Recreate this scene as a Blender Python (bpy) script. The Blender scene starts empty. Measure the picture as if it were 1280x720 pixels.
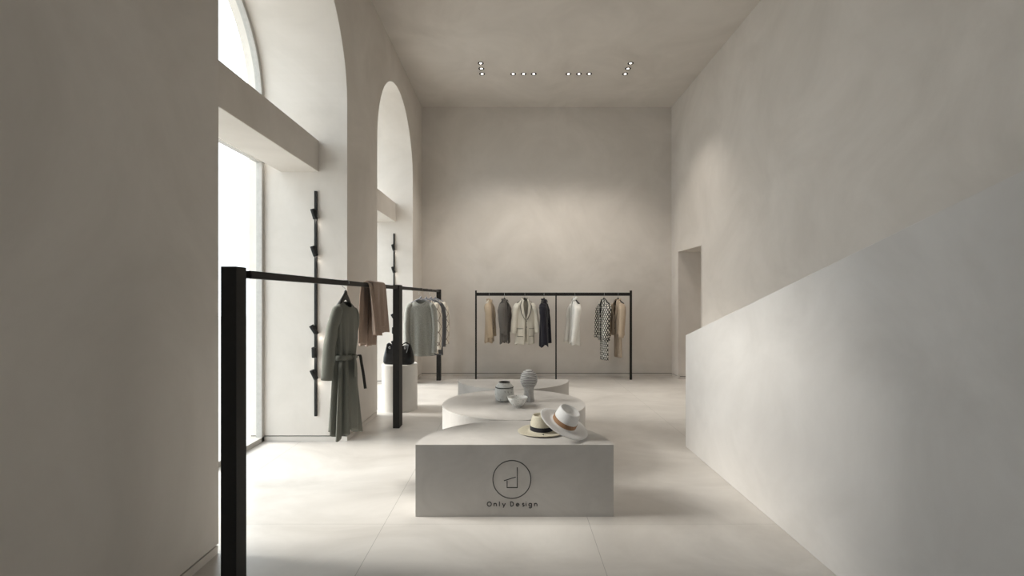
import bpy, bmesh, math, random
from mathutils import Vector, Matrix
random.seed(7)
R = math.radians
PI = math.pi
SC = bpy.context.scene
COL = SC.collection

# ------------------------------------------------------------------ camera
cd = bpy.data.cameras.new('camera')
cam = bpy.data.objects.new('camera', cd)
COL.objects.link(cam)
cam.location = (0, 0, 1.5)
cam.rotation_euler = (R(90), 0, 0)
cd.sensor_width = 36
cd.lens = 621 / 1280 * 36
cd.shift_y = 12 / 1280
cd.clip_start = 0.05
SC.camera = cam

# ------------------------------------------------------------------ light and exposure
SC.view_settings.view_transform = 'Standard'
SC.view_settings.look = 'None'
SC.view_settings.gamma = 1
SC.view_settings.exposure = 0.43
SC.view_settings.use_curve_mapping = False
SKY = 2.9
SUN = 4.4
SUN_ANGLE = 18
SUN_ELEV = 36
LAMP = 22
TRACK = 0.25
w = bpy.data.worlds.new('sky')
SC.world = w
w.use_nodes = True
w.node_tree.nodes['Background'].inputs[0].default_value = (0.86, 0.93, 1.0, 1)
w.node_tree.nodes['Background'].inputs[1].default_value = SKY
sd = bpy.data.lights.new('sun', 'SUN')
sd.energy = SUN
sd.angle = R(SUN_ANGLE)
sd.color = (1.0, 0.96, 0.92)
sun = bpy.data.objects.new('sun', sd)
COL.objects.link(sun)
sun.location = (-8, 6, 8)
sun.rotation_euler = Vector((math.cos(R(SUN_ELEV)), -0.03, -math.sin(R(SUN_ELEV)))).to_track_quat('-Z', 'Y').to_euler()

# room dimensions
XL, XR, YB, YF, ZC = -1.7226, 3.05, 9.5, -3.0, 5.141
XO = -2.75           # outer face of the window wall
ARCHES = [(2.916, 5.193), (6.35, 8.627)]
SPRING, RAD = 3.521, 1.1385
for (a, b) in ARCHES:
    pd = bpy.data.lights.new('window_portal', 'AREA')
    pd.shape = 'RECTANGLE'; pd.size = 4.7; pd.size_y = b - a
    pd.cycles.is_portal = True
    p = bpy.data.objects.new('window_portal', pd)
    COL.objects.link(p)
    p.location = (XO - 0.02, (a + b) / 2, 2.35)
    p.rotation_euler = Vector((1, 0, 0)).to_track_quat('-Z', 'Y').to_euler()

pd = bpy.data.lights.new('window_portal', 'AREA')  # portal for the added opening behind the camera
pd.shape = 'RECTANGLE'; pd.size = 1.4; pd.size_y = 2.4
pd.cycles.is_portal = True
p = bpy.data.objects.new('window_portal', pd)
COL.objects.link(p)
p.location = (0, YF - 0.27, 1.2)
p.rotation_euler = Vector((0, 1, 0)).to_track_quat('-Z', 'Z').to_euler()

# ------------------------------------------------------------------ materials
def node_mat(name):
    m = bpy.data.materials.new(name)
    m.use_nodes = True
    nt = m.node_tree
    return m, nt, nt.nodes['Principled BSDF']

def ramp(nt, c0, c1, p0=0.3, p1=0.7):
    r = nt.nodes.new('ShaderNodeValToRGB')
    r.color_ramp.elements[0].position = p0
    r.color_ramp.elements[1].position = p1
    r.color_ramp.elements[0].color = (*c0, 1)
    r.color_ramp.elements[1].color = (*c1, 1)
    return r

def plaster(name, c0, c1, rough=0.8, scale=0.9, stretch=(1, 1, 1), bump=0.05, spec=0.3):
    m, nt, b = node_mat(name)
    tc = nt.nodes.new('ShaderNodeTexCoord')
    mp = nt.nodes.new('ShaderNodeMapping')
    mp.inputs['Scale'].default_value = stretch
    nt.links.new(tc.outputs['Object'], mp.inputs[0])
    n1 = nt.nodes.new('ShaderNodeTexNoise')
    n1.inputs['Scale'].default_value = scale
    n1.inputs['Detail'].default_value = 9
    n1.inputs['Roughness'].default_value = 0.62
    n1.inputs['Distortion'].default_value = 0.7
    nt.links.new(mp.outputs[0], n1.inputs['Vector'])
    r = ramp(nt, c0, c1, 0.33, 0.67)
    nt.links.new(n1.outputs['Fac'], r.inputs[0])
    nt.links.new(r.outputs[0], b.inputs['Base Color'])
    n2 = nt.nodes.new('ShaderNodeTexNoise')
    n2.inputs['Scale'].default_value = scale * 5
    n2.inputs['Detail'].default_value = 6
    nt.links.new(mp.outputs[0], n2.inputs['Vector'])
    bp = nt.nodes.new('ShaderNodeBump')
    bp.inputs['Strength'].default_value = bump
    bp.inputs['Distance'].default_value = 0.05
    nt.links.new(n2.outputs['Fac'], bp.inputs['Height'])
    nt.links.new(bp.outputs[0], b.inputs['Normal'])
    b.inputs['Roughness'].default_value = rough
    b.inputs['Specular IOR Level'].default_value = spec
    return m, nt, b, r

M_wall = plaster('wall_plaster', (0.62, 0.575, 0.522), (0.72, 0.672, 0.618))[0]
M_ceil = plaster('ceiling_plaster', (0.60, 0.556, 0.505), (0.70, 0.652, 0.598))[0]
M_plinth = plaster('plinth_microcement', (0.46, 0.434, 0.405), (0.59, 0.561, 0.528), 0.55, 1.8, bump=0.02)[0]
M_pedestal = plaster('pedestal_microcement', (0.60, 0.575, 0.54), (0.66, 0.64, 0.60), 0.6, 2.0, bump=0.02)[0]
M_parapet = plaster('parapet_plaster', (0.60, 0.57, 0.54), (0.69, 0.66, 0.63), 0.6, 1.2, bump=0.03)[0]
M_pave = plaster('pavement', (0.42, 0.41, 0.39), (0.5, 0.49, 0.47))[0]

def floor_material():
    m, nt, b, r = plaster('floor_microcement', (0.49, 0.456, 0.418), (0.65, 0.615, 0.573), 0.36, 0.9, (1.0, 1.6, 1), 0.012, 0.45)
    tc = nt.nodes.new('ShaderNodeTexCoord')
    sp = nt.nodes.new('ShaderNodeSeparateXYZ')
    nt.links.new(tc.outputs['Object'], sp.inputs[0])
    def line(out, off, period, halfw):
        a = nt.nodes.new('ShaderNodeMath'); a.operation = 'SUBTRACT'; a.inputs[1].default_value = off - halfw
        nt.links.new(out, a.inputs[0])
        f = nt.nodes.new('ShaderNodeMath'); f.operation = 'FLOORED_MODULO'; f.inputs[1].default_value = period
        nt.links.new(a.outputs[0], f.inputs[0])
        l = nt.nodes.new('ShaderNodeMath'); l.operation = 'LESS_THAN'; l.inputs[1].default_value = 2 * halfw
        nt.links.new(f.outputs[0], l.inputs[0])
        return l
    lx = line(sp.outputs[0], -0.846, 1.359, 0.0017)
    ly = line(sp.outputs[1], 3.29, 2.72, 0.0012)
    mx = nt.nodes.new('ShaderNodeMath'); mx.operation = 'MAXIMUM'
    nt.links.new(lx.outputs[0], mx.inputs[0]); nt.links.new(ly.outputs[0], mx.inputs[1])
    k = nt.nodes.new('ShaderNodeMath'); k.operation = 'MULTIPLY'; k.inputs[1].default_value = 0.6
    nt.links.new(mx.outputs[0], k.inputs[0])
    mix = nt.nodes.new('ShaderNodeMix'); mix.data_type = 'RGBA'
    nt.links.new(k.outputs[0], mix.inputs['Factor'])
    nt.links.new(r.outputs[0], mix.inputs['A'])
    mix.inputs['B'].default_value = (0.16, 0.15, 0.13, 1)
    nt.links.new(mix.outputs['Result'], b.inputs['Base Color'])
    return m
M_floor = floor_material()

def plain(name, c, rough=0.5, metal=0.0, spec=0.5, emit=None, strength=0, var=0.06, scale=30):
    m, nt, b = node_mat(name)
    n = nt.nodes.new('ShaderNodeTexNoise'); n.inputs['Scale'].default_value = scale
    tc = nt.nodes.new('ShaderNodeTexCoord'); nt.links.new(tc.outputs['Object'], n.inputs['Vector'])
    r = ramp(nt, tuple(x * (1 - var) for x in c), tuple(min(1, x * (1 + var)) for x in c))
    nt.links.new(n.outputs['Fac'], r.inputs[0]); nt.links.new(r.outputs[0], b.inputs['Base Color'])
    b.inputs['Roughness'].default_value = rough
    b.inputs['Metallic'].default_value = metal
    b.inputs['Specular IOR Level'].default_value = spec
    if emit:
        b.inputs['Emission Color'].default_value = (*emit, 1)
        b.inputs['Emission Strength'].default_value = strength
    return m

M_black = plain('black_metal', (0.018, 0.016, 0.014), 0.6, spec=0.25)
M_post = plain('charcoal_metal', (0.022, 0.02, 0.018), 0.65, spec=0.2)
M_gap = plain('shadow_gap', (0.05, 0.047, 0.043), 0.9)
M_track = plain('track_black', (0.022, 0.022, 0.021), 0.6, spec=0.2)
M_lens = plain('lamp_lens', (0.9, 0.9, 0.85), 0.3, emit=(1, 0.95, 0.86), strength=7)
M_chrome = plain('chrome', (0.75, 0.75, 0.74), 0.22, 1.0)
M_lampmetal = plain('lamp_trim', (0.12, 0.115, 0.105), 0.4, 0.4)
M_frame = plain('window_frame_paint', (0.45, 0.43, 0.4), 0.6)
M_hang_dark = plain('hanger_dark', (0.035, 0.033, 0.03), 0.5)
M_hang_grey = plain('hanger_grey', (0.30, 0.30, 0.33), 0.45)
M_hang_cream = plain('hanger_cream', (0.62, 0.57, 0.48), 0.5)
M_logo = plain('logo_ink', (0.085, 0.082, 0.078), 0.7, spec=.2)

def glass():
    m = bpy.data.materials.new('window_glass'); m.use_nodes = True
    nt = m.node_tree; nt.nodes.clear()
    o = nt.nodes.new('ShaderNodeOutputMaterial'); mx = nt.nodes.new('ShaderNodeMixShader')
    t = nt.nodes.new('ShaderNodeBsdfTransparent'); g = nt.nodes.new('ShaderNodeBsdfGlossy')
    t.inputs[0].default_value = (0.96, 0.97, 0.96, 1); g.inputs['Roughness'].default_value = 0.02
    mx.inputs[0].default_value = 0.06
    nt.links.new(t.outputs[0], mx.inputs[1]); nt.links.new(g.outputs[0], mx.inputs[2]); nt.links.new(mx.outputs[0], o.inputs[0])
    return m
M_glass = glass()

def cloth(name, c, var=0.12, rough=0.92, scale=220, bump=0.25, sheen=0.15, weave=None):
    m, nt, b = node_mat(name)
    tc = nt.nodes.new('ShaderNodeTexCoord')
    n = nt.nodes.new('ShaderNodeTexNoise'); n.inputs['Scale'].default_value = scale; n.inputs['Detail'].default_value = 3
    if weave:
        mp = nt.nodes.new('ShaderNodeMapping'); mp.inputs['Scale'].default_value = weave
        nt.links.new(tc.outputs['Object'], mp.inputs[0]); nt.links.new(mp.outputs[0], n.inputs['Vector'])
    else:
        nt.links.new(tc.outputs['Object'], n.inputs['Vector'])
    r = ramp(nt, tuple(x * (1 - var) for x in c), tuple(min(1, x * (1 + var)) for x in c))
    nt.links.new(n.outputs['Fac'], r.inputs[0]); nt.links.new(r.outputs[0], b.inputs['Base Color'])
    bp = nt.nodes.new('ShaderNodeBump'); bp.inputs['Strength'].default_value = bump; bp.inputs['Distance'].default_value = 0.002
    nt.links.new(n.outputs['Fac'], bp.inputs['Height']); nt.links.new(bp.outputs[0], b.inputs['Normal'])
    b.inputs['Roughness'].default_value = rough
    b.inputs['Specular IOR Level'].default_value = 0.2
    b.inputs['Sheen Weight'].default_value = sheen
    return m

def diag_cloth(name, base, lines, period, width, alt=None):
    """cloth with a diamond lattice of thin lines; diamonds alternate with alt colour"""
    m = cloth(name, base)
    nt = m.node_tree; b = nt.nodes['Principled BSDF']
    tc = nt.nodes.new('ShaderNodeTexCoord'); sp = nt.nodes.new('ShaderNodeSeparateXYZ')
    nt.links.new(tc.outputs['Object'], sp.inputs[0])
    def mth(op, a, c=None):
        n = nt.nodes.new('ShaderNodeMath'); n.operation = op
        for i, v in enumerate((a, c)):
            if v is None: continue
            if isinstance(v, (int, float)): n.inputs[i].default_value = v
            else: nt.links.new(v, n.inputs[i])
        return n.outputs[0]
    xy = mth('ADD', sp.outputs[0], mth('MULTIPLY', sp.outputs[1], 0.9))
    zz = mth('MULTIPLY', sp.outputs[2], 0.62)
    u = mth('DIVIDE', mth('ADD', xy, zz), period)
    v = mth('DIVIDE', mth('SUBTRACT', xy, zz), period)
    fu = mth('FLOORED_MODULO', u, 1.0); fv = mth('FLOORED_MODULO', v, 1.0)
    ln = mth('MAXIMUM', mth('LESS_THAN', fu, width), mth('LESS_THAN', fv, width))
    src = b.inputs['Base Color'].links[0].from_socket
    mix0 = nt.nodes.new('ShaderNodeMix'); mix0.data_type = 'RGBA'
    par = mth('FLOORED_MODULO', mth('FLOOR', u), 2.0)
    nt.links.new(par, mix0.inputs['Factor'])
    nt.links.new(src, mix0.inputs['A']); mix0.inputs['B'].default_value = (*(alt or base), 1)
    mix = nt.nodes.new('ShaderNodeMix'); mix.data_type = 'RGBA'
    nt.links.new(ln, mix.inputs['Factor']); nt.links.new(mix0.outputs['Result'], mix.inputs['A'])
    mix.inputs['B'].default_value = (*lines, 1)
    nt.links.new(mix.outputs['Result'], b.inputs['Base Color'])
    return m

C_beige = cloth('beige_wool', (0.50, 0.40, 0.29))
C_grey = cloth('grey_wool', (0.135, 0.125, 0.115))
C_white = cloth('ivory_wool', (0.70, 0.665, 0.58), 0.06)
C_piping = cloth('grey_piping', (0.16, 0.15, 0.13))
C_navy = cloth('black_navy_wool', (0.018, 0.017, 0.024), 0.2)
C_shirt = cloth('white_cotton', (0.80, 0.78, 0.73), 0.04)
C_check = diag_cloth('black_and_white_check', (0.78, 0.76, 0.70), (0.04, 0.037, 0.034), 0.050, 0.38)
C_camel = cloth('tan_wool', (0.47, 0.375, 0.28))
C_camel_t = cloth('tan_trouser_wool', (0.44, 0.35, 0.265))
C_olive = cloth('sage_twill', (0.165, 0.164, 0.138), 0.1, sheen=0.05)
C_strap = cloth('dark_strap', (0.03, 0.03, 0.026))
C_brown = cloth('brown_wool', (0.31, 0.225, 0.175), 0.12)
C_sage = cloth('sage_knit', (0.31, 0.308, 0.278), 0.2, scale=90, weave=(2, 2, 0.7), bump=0.35)
C_argyle = diag_cloth('argyle_knit', (0.66, 0.60, 0.51), (0.16, 0.11, 0.085), 0.11, 0.09, (0.58, 0.52, 0.44))
C_char = cloth('charcoal_wool', (0.075, 0.073, 0.075))
C_lining = cloth('dark_lining', (0.06, 0.055, 0.05))

# ------------------------------------------------------------------ helpers
def setp(o, label=None, cat=None, group=None, kind=None):
    if label: o['label'] = label
    if cat: o['category'] = cat
    if group: o['group'] = group
    if kind: o['kind'] = kind
    return o

def empty(name, label, cat, loc=(0, 0, 0), rz=0.0, group=None):
    o = bpy.data.objects.new(name, None)
    COL.objects.link(o)
    o.location = loc; o.rotation_euler = (0, 0, rz); o.empty_display_size = 0.05
    return setp(o, label, cat, group)

def link(name, me, mat, parent=None, smooth=False, loc=None, rot=None):
    o = bpy.data.objects.new(name, me)
    COL.objects.link(o)
    for mm in (mat if isinstance(mat, (list, tuple)) else [mat]):
        me.materials.append(mm)
    if smooth:
        for p in me.polygons: p.use_smooth = True
    if parent: o.parent = parent
    if loc: o.location = loc
    if rot: o.rotation_euler = rot
    return o

def from_bm(name, bm, mat, parent=None, smooth=False, bevel=0, **k):
    bmesh.ops.recalc_face_normals(bm, faces=bm.faces)
    me = bpy.data.meshes.new(name)
    bm.to_mesh(me); bm.free()
    o = link(name, me, mat, parent, smooth, **k)
    if bevel:
        b = o.modifiers.new('bevel', 'BEVEL'); b.width = bevel; b.segments = 2; b.limit_method = 'ANGLE'
    return o

def pydata(name, v, f, mat, parent=None, smooth=True, thick=0, sub=0, **k):
    me = bpy.data.meshes.new(name)
    me.from_pydata(v, [], f); me.update()
    o = link(name, me, mat, parent, smooth, **k)
    if thick:
        s = o.modifiers.new('solid', 'SOLIDIFY'); s.thickness = thick; s.offset = 0
    if sub:
        s = o.modifiers.new('sub', 'SUBSURF'); s.levels = sub; s.render_levels = sub
    return o

def addbox(bm, x0, x1, y0, y1, z0, z1):
    r = bmesh.ops.create_cube(bm, size=1)
    for v in r['verts']:
        v.co = Vector((x0 + (v.co.x + .5) * (x1 - x0), y0 + (v.co.y + .5) * (y1 - y0), z0 + (v.co.z + .5) * (z1 - z0)))

def box(name, x0, x1, y0, y1, z0, z1, mat, parent=None, bevel=0, **k):
    bm = bmesh.new(); addbox(bm, x0, x1, y0, y1, z0, z1)
    return from_bm(name, bm, mat, parent, bevel=bevel, **k)

def prism(name, pts, axis, a0, a1, mat, parent=None, bevel=0):
    """polygon pts in the plane across axis ('x': pts are y,z ; 'z': pts are x,y), extruded a0..a1"""
    bm = bmesh.new()
    mk = (lambda p, a: (a, p[0], p[1])) if axis == 'x' else (lambda p, a: (p[0], p[1], a))
    A = [bm.verts.new(mk(p, a0)) for p in pts]; B = [bm.verts.new(mk(p, a1)) for p in pts]
    n = len(pts)
    bm.faces.new(A); bm.faces.new(B[::-1])
    for i in range(n):
        bm.faces.new((A[i], B[i], B[(i + 1) % n], A[(i + 1) % n]))
    bmesh.ops.recalc_face_normals(bm, faces=bm.faces)
    bmesh.ops.triangulate(bm, faces=[f for f in bm.faces if len(f.verts) > 4])
    return from_bm(name, bm, mat, parent, bevel=bevel)

def lathe(name, prof, mat, parent=None, n=48, fn=None, smooth=True, thick=0, sub=0, **k):
    v, f = [], []
    for i, (r, z) in enumerate(prof):
        for j in range(n):
            a = 2 * PI * j / n
            p = (r * math.cos(a), r * math.sin(a), z)
            v.append(fn(p, a, i) if fn else p)
    for i in range(len(prof) - 1):
        for j in range(n):
            f.append((i * n + j, i * n + (j + 1) % n, (i + 1) * n + (j + 1) % n, (i + 1) * n + j))
    return pydata(name, v, f, mat, parent, smooth, thick, sub, **k)

def tube(name, pts, rad, mat, parent=None, n=8, flat=1.0, cap=True, thick=0, sub=0, fn=None, **k):
    """tube along pts; rad number or list; flat squashes the second cross axis"""
    pts = [Vector(p) for p in pts]
    v, f = [], []
    up = None
    for i, p in enumerate(pts):
        t = (pts[min(i + 1, len(pts) - 1)] - pts[max(i - 1, 0)]).normalized()
        if up is None:
            ref = Vector((0, 1, 0)) if abs(t.y) < 0.9 else Vector((1, 0, 0))
            s = t.cross(ref).normalized()
        else:
            s = (s - t * s.dot(t)).normalized()
        up = t.cross(s)
        r = rad[i] if isinstance(rad, (list, tuple)) else rad
        for j in range(n):
            a = 2 * PI * j / n
            q = p + s * (r * math.cos(a)) + up * (r * flat * math.sin(a))
            if fn: q = fn(q, a, i / (len(pts) - 1), p)
            v.append(tuple(q))
    for i in range(len(pts) - 1):
        for j in range(n):
            f.append((i * n + j, i * n + (j + 1) % n, (i + 1) * n + (j + 1) % n, (i + 1) * n + j))
    if cap:
        f.append(tuple(range(n))[::-1]); f.append(tuple((len(pts) - 1) * n + j for j in range(n)))
    return pydata(name, v, f, mat, parent, True, thick, sub, **k)

def interp(x, xs, ys):
    if x <= xs[0]: return ys[0]
    for i in range(len(xs) - 1):
        if x <= xs[i + 1]:
            t = (x - xs[i]) / (xs[i + 1] - xs[i])
            return ys[i] * (1 - t) + ys[i + 1] * t
    return ys[-1]

def spline(pts, n=8):
    """Catmull-Rom through pts"""
    P = [Vector(p) for p in pts]
    P = [P[0] * 2 - P[1]] + P + [P[-1] * 2 - P[-2]]
    out = []
    for i in range(1, len(P) - 2):
        for s in range(n):
            t = s / n
            a, b, c, d = P[i - 1], P[i], P[i + 1], P[i + 2]
            out.append(0.5 * ((2 * b) + (c - a) * t + (2 * a - 5 * b + 4 * c - d) * t * t + (3 * b - a - 3 * c + d) * t ** 3))
    out.append(P[-2])
    return out

# ------------------------------------------------------------------ the room
GAP0, GAP1 = 0.047, 0.058

box('floor', XO - 0.05, 5.2, YF, YB + 0.25, -0.12, 0, M_floor)['kind'] = 'structure'
box('pavement', -30, XO - 0.05, -25, 40, -0.14, -0.02, M_pave)['kind'] = 'structure'
box('ceiling', XO, 5.2, YF, YB + 0.25, ZC, ZC + 0.2, M_ceil)['kind'] = 'structure'

def arch_outline(z0, inset=0.0):
    pts = [(YF, ZC), (YF, z0)]
    for a, b in ARCHES:
        a -= inset; b += inset
        c = (a + b) / 2; r = (b - a) / 2
        pts.append((a, z0))
        for k in range(49):
            th = PI - PI * k / 48
            pts.append((c + r * math.cos(th), SPRING + r * math.sin(th)))
        pts.append((b, z0))
    pts += [(YB + 0.01, z0), (YB + 0.01, ZC)]
    return pts
prism('wall_left', arch_outline(GAP1), 'x', XO, XL, M_wall)['kind'] = 'structure'

def skirt(name, segs, mat):
    """baseboard pieces flush with the wall above a thin dark groove; segs are solid wall footprints"""
    bm = bmesh.new()
    for x0, x1, y0, y1 in segs: addbox(bm, x0, x1, y0, y1, 0.0, GAP0)
    o = from_bm(name, bm, mat); o['kind'] = 'structure'
    bm = bmesh.new()
    for x0, x1, y0, y1 in segs: addbox(bm, x0 + 0.012, x1 - 0.012, y0 + 0.012, y1 - 0.012, GAP0, GAP1)
    g = from_bm(name.replace('baseboard', 'trim'), bm, M_gap); g['kind'] = 'structure'
ep = 0.002
skirt('baseboard_left', [(XO + ep, XL - ep, YF, 2.916 - ep), (XO + ep, XL - ep, 5.193 + ep, 6.35 - ep), (XO + ep, XL - ep, 8.627 + ep, YB + .02)], M_wall)

box('wall_back', XO, 5.2, YB, YB + 0.25, GAP1, ZC, M_wall)['kind'] = 'structure'
skirt('baseboard_back', [(XL - .02, 5.2, YB + ep, YB + 0.25)], M_wall)
SX0, SX1, SZ = -0.7, 0.7, 2.4          # added unseen glazed opening behind the camera, brightens surfaces facing it
bm = bmesh.new()
addbox(bm, XO, SX0, YF - 0.25, YF, 0, ZC); addbox(bm, SX1, 5.2, YF - 0.25, YF, 0, ZC); addbox(bm, SX0, SX1, YF - 0.25, YF, SZ, ZC)
from_bm('wall_front', bm, M_wall)['kind'] = 'structure'
bm = bmesh.new()
for xx in (SX0, (SX0 + SX1) / 2 - .03, SX1 - .06): addbox(bm, xx, xx + .06, YF - .16, YF - .10, 0, SZ)
addbox(bm, SX0, SX1, YF - .155, YF - .105, SZ - .06, SZ); addbox(bm, SX0, SX1, YF - .155, YF - .105, 0, .06)
add_win = from_bm('window_3', bm, M_frame); add_win['kind'] = 'structure'  # glazing of the added opening, lets in extra sky light
box('pane', SX0 + .01, SX1 - .01, YF - .135, YF - .127, .01, SZ - .01, M_glass, add_win)

DY0, DY1, DZ, XW = 7.99, 9.106, 2.34, 3.70
prism('wall_right', [(YF, ZC), (YF, GAP1), (DY0, GAP1), (DY0, DZ), (DY1, DZ), (DY1, GAP1), (YB + .01, GAP1), (YB + .01, ZC)], 'x', XR, XW, M_wall)['kind'] = 'structure'
skirt('baseboard_right', [(XR + ep, XW, YF, DY0 - ep), (XR + ep, XW, DY1 + ep, YB + .02)], M_wall)
bm = bmesh.new()
addbox(bm, 5.0, 5.2, 5.5, YB, 0, ZC); addbox(bm, XW, 5.0, 5.3, 5.5, 0, ZC)
from_bm('wall_corridor', bm, M_wall)['kind'] = 'structure'
cl = bpy.data.lights.new('corridor_fill', 'AREA'); cl.shape = 'DISK'; cl.size = 0.5; cl.energy = 40; cl.color = (1, .96, .92)  # added unseen fill light that brightens the doorway recess
clo = bpy.data.objects.new('corridor_fill', cl); COL.objects.link(clo); clo.location = (4.35, 8.2, ZC - .05)
# slim frame round the doorway
bm = bmesh.new()
fw, fp = 0.022, 0.006
addbox(bm, XR - fp, XR + 0.03, DY0 - fw, DY0 + .002, 0, DZ + fw)
addbox(bm, XR - fp, XR + 0.03, DY1 - .002, DY1 + fw, 0, DZ + fw)
addbox(bm, XR - fp, XR + 0.03, DY0, DY1, DZ - .002, DZ + fw)
setp(from_bm('door_1', bm, M_wall), kind='structure')

# window transom beams, glazing
for i, (a, b) in enumerate(ARCHES):
    box('trim_%d' % (i + 1), -2.42, -2.02, a - 0.01, b + 0.01, 2.815, 3.14, M_wall, bevel=0.004)['kind'] = 'structure'
    wx = -2.62
    bm = bmesh.new()
    addbox(bm, wx - .03, wx + .03, a, a + .05, 0, SPRING); addbox(bm, wx - .03, wx + .03, b - .05, b, 0, SPRING)
    addbox(bm, wx - .03, wx + .03, a, b, 0, .05); addbox(bm, wx - .03, wx + .03, a, b, 2.9, 2.98)
    c, r = (a + b) / 2, (b - a) / 2
    addbox(bm, wx - .03, wx + .03, c - .025, c + .025, 0.05, 2.9)
    prev = None
    for k in range(33):
        th = PI * k / 32
        ring = [bm.verts.new((wx + dx, c + rr * math.cos(th), SPRING + rr * math.sin(th))) for dx, rr in ((-.03, r - .05), (.03, r - .05), (.03, r), (-.03, r))]
        if prev:
            for q in range(4): bm.faces.new((prev[q], prev[(q + 1) % 4], ring[(q + 1) % 4], ring[q]))
        prev = ring
    fr = from_bm('window_%d' % (i + 1), bm, M_frame); fr['kind'] = 'structure'
    pts = [(a + .01, .02)] + [(c + (r - .01) * math.cos(PI - PI * k / 32), SPRING + (r - .01) * math.sin(PI - PI * k / 32)) for k in range(33)] + [(b - .01, .02)]
    prism('pane', pts, 'x', wx - .004, wx + .004, M_glass, fr)

# stair parapet with a rising top
def pz(y): return 1.121 + (5.008 - y) * 0.2465
par = prism('stair_parapet', [(5.008, 0), (5.008, pz(5.008)), (0.3, pz(0.3)), (0.3, 0)], 'x', 1.75, 1.95, M_parapet, bevel=0.004)
setp(par, 'pale plaster parapet wall with a sloping top at the right, in front of the doorway', 'parapet')

# ------------------------------------------------------------------ plinths
PX, PR, PZ = 0.017, 0.678, 0.4927
def arc(cx, cy, r, a0, a1, n=64):
    return [(cx + r * math.cos(a0 + (a1 - a0) * k / n), cy + r * math.sin(a0 + (a1 - a0) * k / n)) for k in range(n + 1)]
p1 = prism('display_plinth', arc(PX, 3.40, PR, 0, PI), 'z', 0, PZ, M_plinth, bevel=0.0035)
setp(p1, 'low half-round concrete plinth with a flat front bearing a circular logo', 'plinth', 'low display plinths down the middle')
p2 = prism('display_plinth', arc(PX, 4.762, PR, 0, 2 * PI, 96)[:-1], 'z', 0, PZ, M_plinth, bevel=0.0035)
setp(p2, 'low fully round concrete plinth in the middle, carrying vase, bowl and sculpture', 'plinth', 'low display plinths down the middle')
p3 = prism('display_plinth', arc(PX, 6.126, PR, PI, 2 * PI), 'z', 0, PZ, M_plinth, bevel=0.0035)
setp(p3, 'empty half-round plinth furthest back, nearest the rack on the rear wall', 'plinth', 'low display plinths down the middle')
for p in (p2, p3, p1):
    for f in p.data.polygons: f.use_smooth = False

# logo and lettering on the front plinth; u,v in metres from the ring centre
K = 1.5 / 274
def wp(px, py): return ((px - 640) * K + 0.0, 1.5 - (py - 372) * K)
def stroke(bm, pts, wd, closed=False, yf=3.3998, dep=0.0014):
    """constant-width ribbon in the x-z plane raised off the plinth face"""
    P = [Vector(p) for p in pts]; n = len(P); L, Rr = [], []
    for i in range(n):
        if closed: a, b = P[i - 1], P[(i + 1) % n]
        else: a, b = P[max(0, i - 1)], P[min(n - 1, i + 1)]
        t1 = (P[i] - a).normalized() if (P[i] - a).length > 1e-9 else (b - P[i]).normalized()
        t2 = (b - P[i]).normalized() if (b - P[i]).length > 1e-9 else t1
        t = (t1 + t2).normalized(); nn = Vector((-t.y, t.x))
        sc = 1 / max(0.5, nn.dot(Vector((-t1.y, t1.x))))
        L.append(P[i] + nn * wd / 2 * sc); Rr.append(P[i] - nn * wd / 2 * sc)
    rows = [[bm.verts.new((q.x, yf - (dep if s else 0), q.y)) for q in side] for side in (L, Rr) for s in (0, 1)]
    L0, L1, R0, R1 = rows
    m = n if closed else n - 1
    for i in range(m):
        j = (i + 1) % n
        bm.faces.new((L1[i], L1[j], R1[j], R1[i])); bm.faces.new((L0[i], L0[j], L1[j], L1[i])); bm.faces.new((R1[i], R1[j], R0[j], R0[i]))
    if not closed:
        bm.faces.new((L0[0], L1[0], R1[0], R0[0])); bm.faces.new((L0[-1], L1[-1], R1[-1], R0[-1]))
bm = bmesh.new()
cx, cz = wp(639.8, 599.3)
stroke(bm, [(cx + 23.7 * K * math.cos(2 * PI * k / 96), cz + 23.7 * K * math.sin(2 * PI * k / 96)) for k in range(96)], 0.0062, True)
def q(x, y): return wp(600 + x / 10.29, 570 + y / 10.29)
stroke(bm, [q(479, 145), q(479, 406), q(349, 406), q(349, 318)], 0.0058)
stroke(bm, [q(308, 318), q(460, 270)], 0.0055)
from_bm('logo_emblem', bm, M_logo, p1)

def cq(cx, cy, rx, ry, a0, a1, n=14):
    return [(cx + rx * math.cos(R(a0 + (a1 - a0) * k / n)), cy - ry * math.sin(R(a0 + (a1 - a0) * k / n))) for k in range(n + 1)]
bm = bmesh.new()
def S(pts, closed=False): stroke(bm, [q(*p) for p in pts], 0.0068, closed)
BL, XH, CT, DS = 645, 609, 590, 664
mid = (BL + XH) / 2; xr = (BL - XH) / 2
S(cq(120, 618, 26, 27, 0, 345, 23), True)
def N(x0): S([(x0, BL), (x0, XH - 2)]); S([(x0, mid + 2)] + cq(x0 + 16, XH + 16, 16, 16, 180, 0) + [(x0 + 32, BL)])
N(180)
S([(250, CT - 4), (250, BL)])
S([(288, XH - 2), (307, BL - 2)]); S([(326, XH - 2), (299, DS)])
from_bm('lettering', bm, M_logo, p1)
bm = bmesh.new()
S([(394, BL), (394, CT), (404, CT)] + cq(404, 617.5, 26, 27.5, 90, -90) + [(404, BL), (394, BL)])
def E(x0): S([(x0 + 2, mid), (x0 + 36, mid)] + cq(x0 + 19, mid, 18, xr, 0, 315, 20))
E(465)
S(cq(557, mid - 9, 10, 9, 30, 270) + cq(557, mid + 9, 11, 9, 90, -150))
S([(592, XH), (592, BL)]); S([(592, 592), (592, 597.5)])
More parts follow.
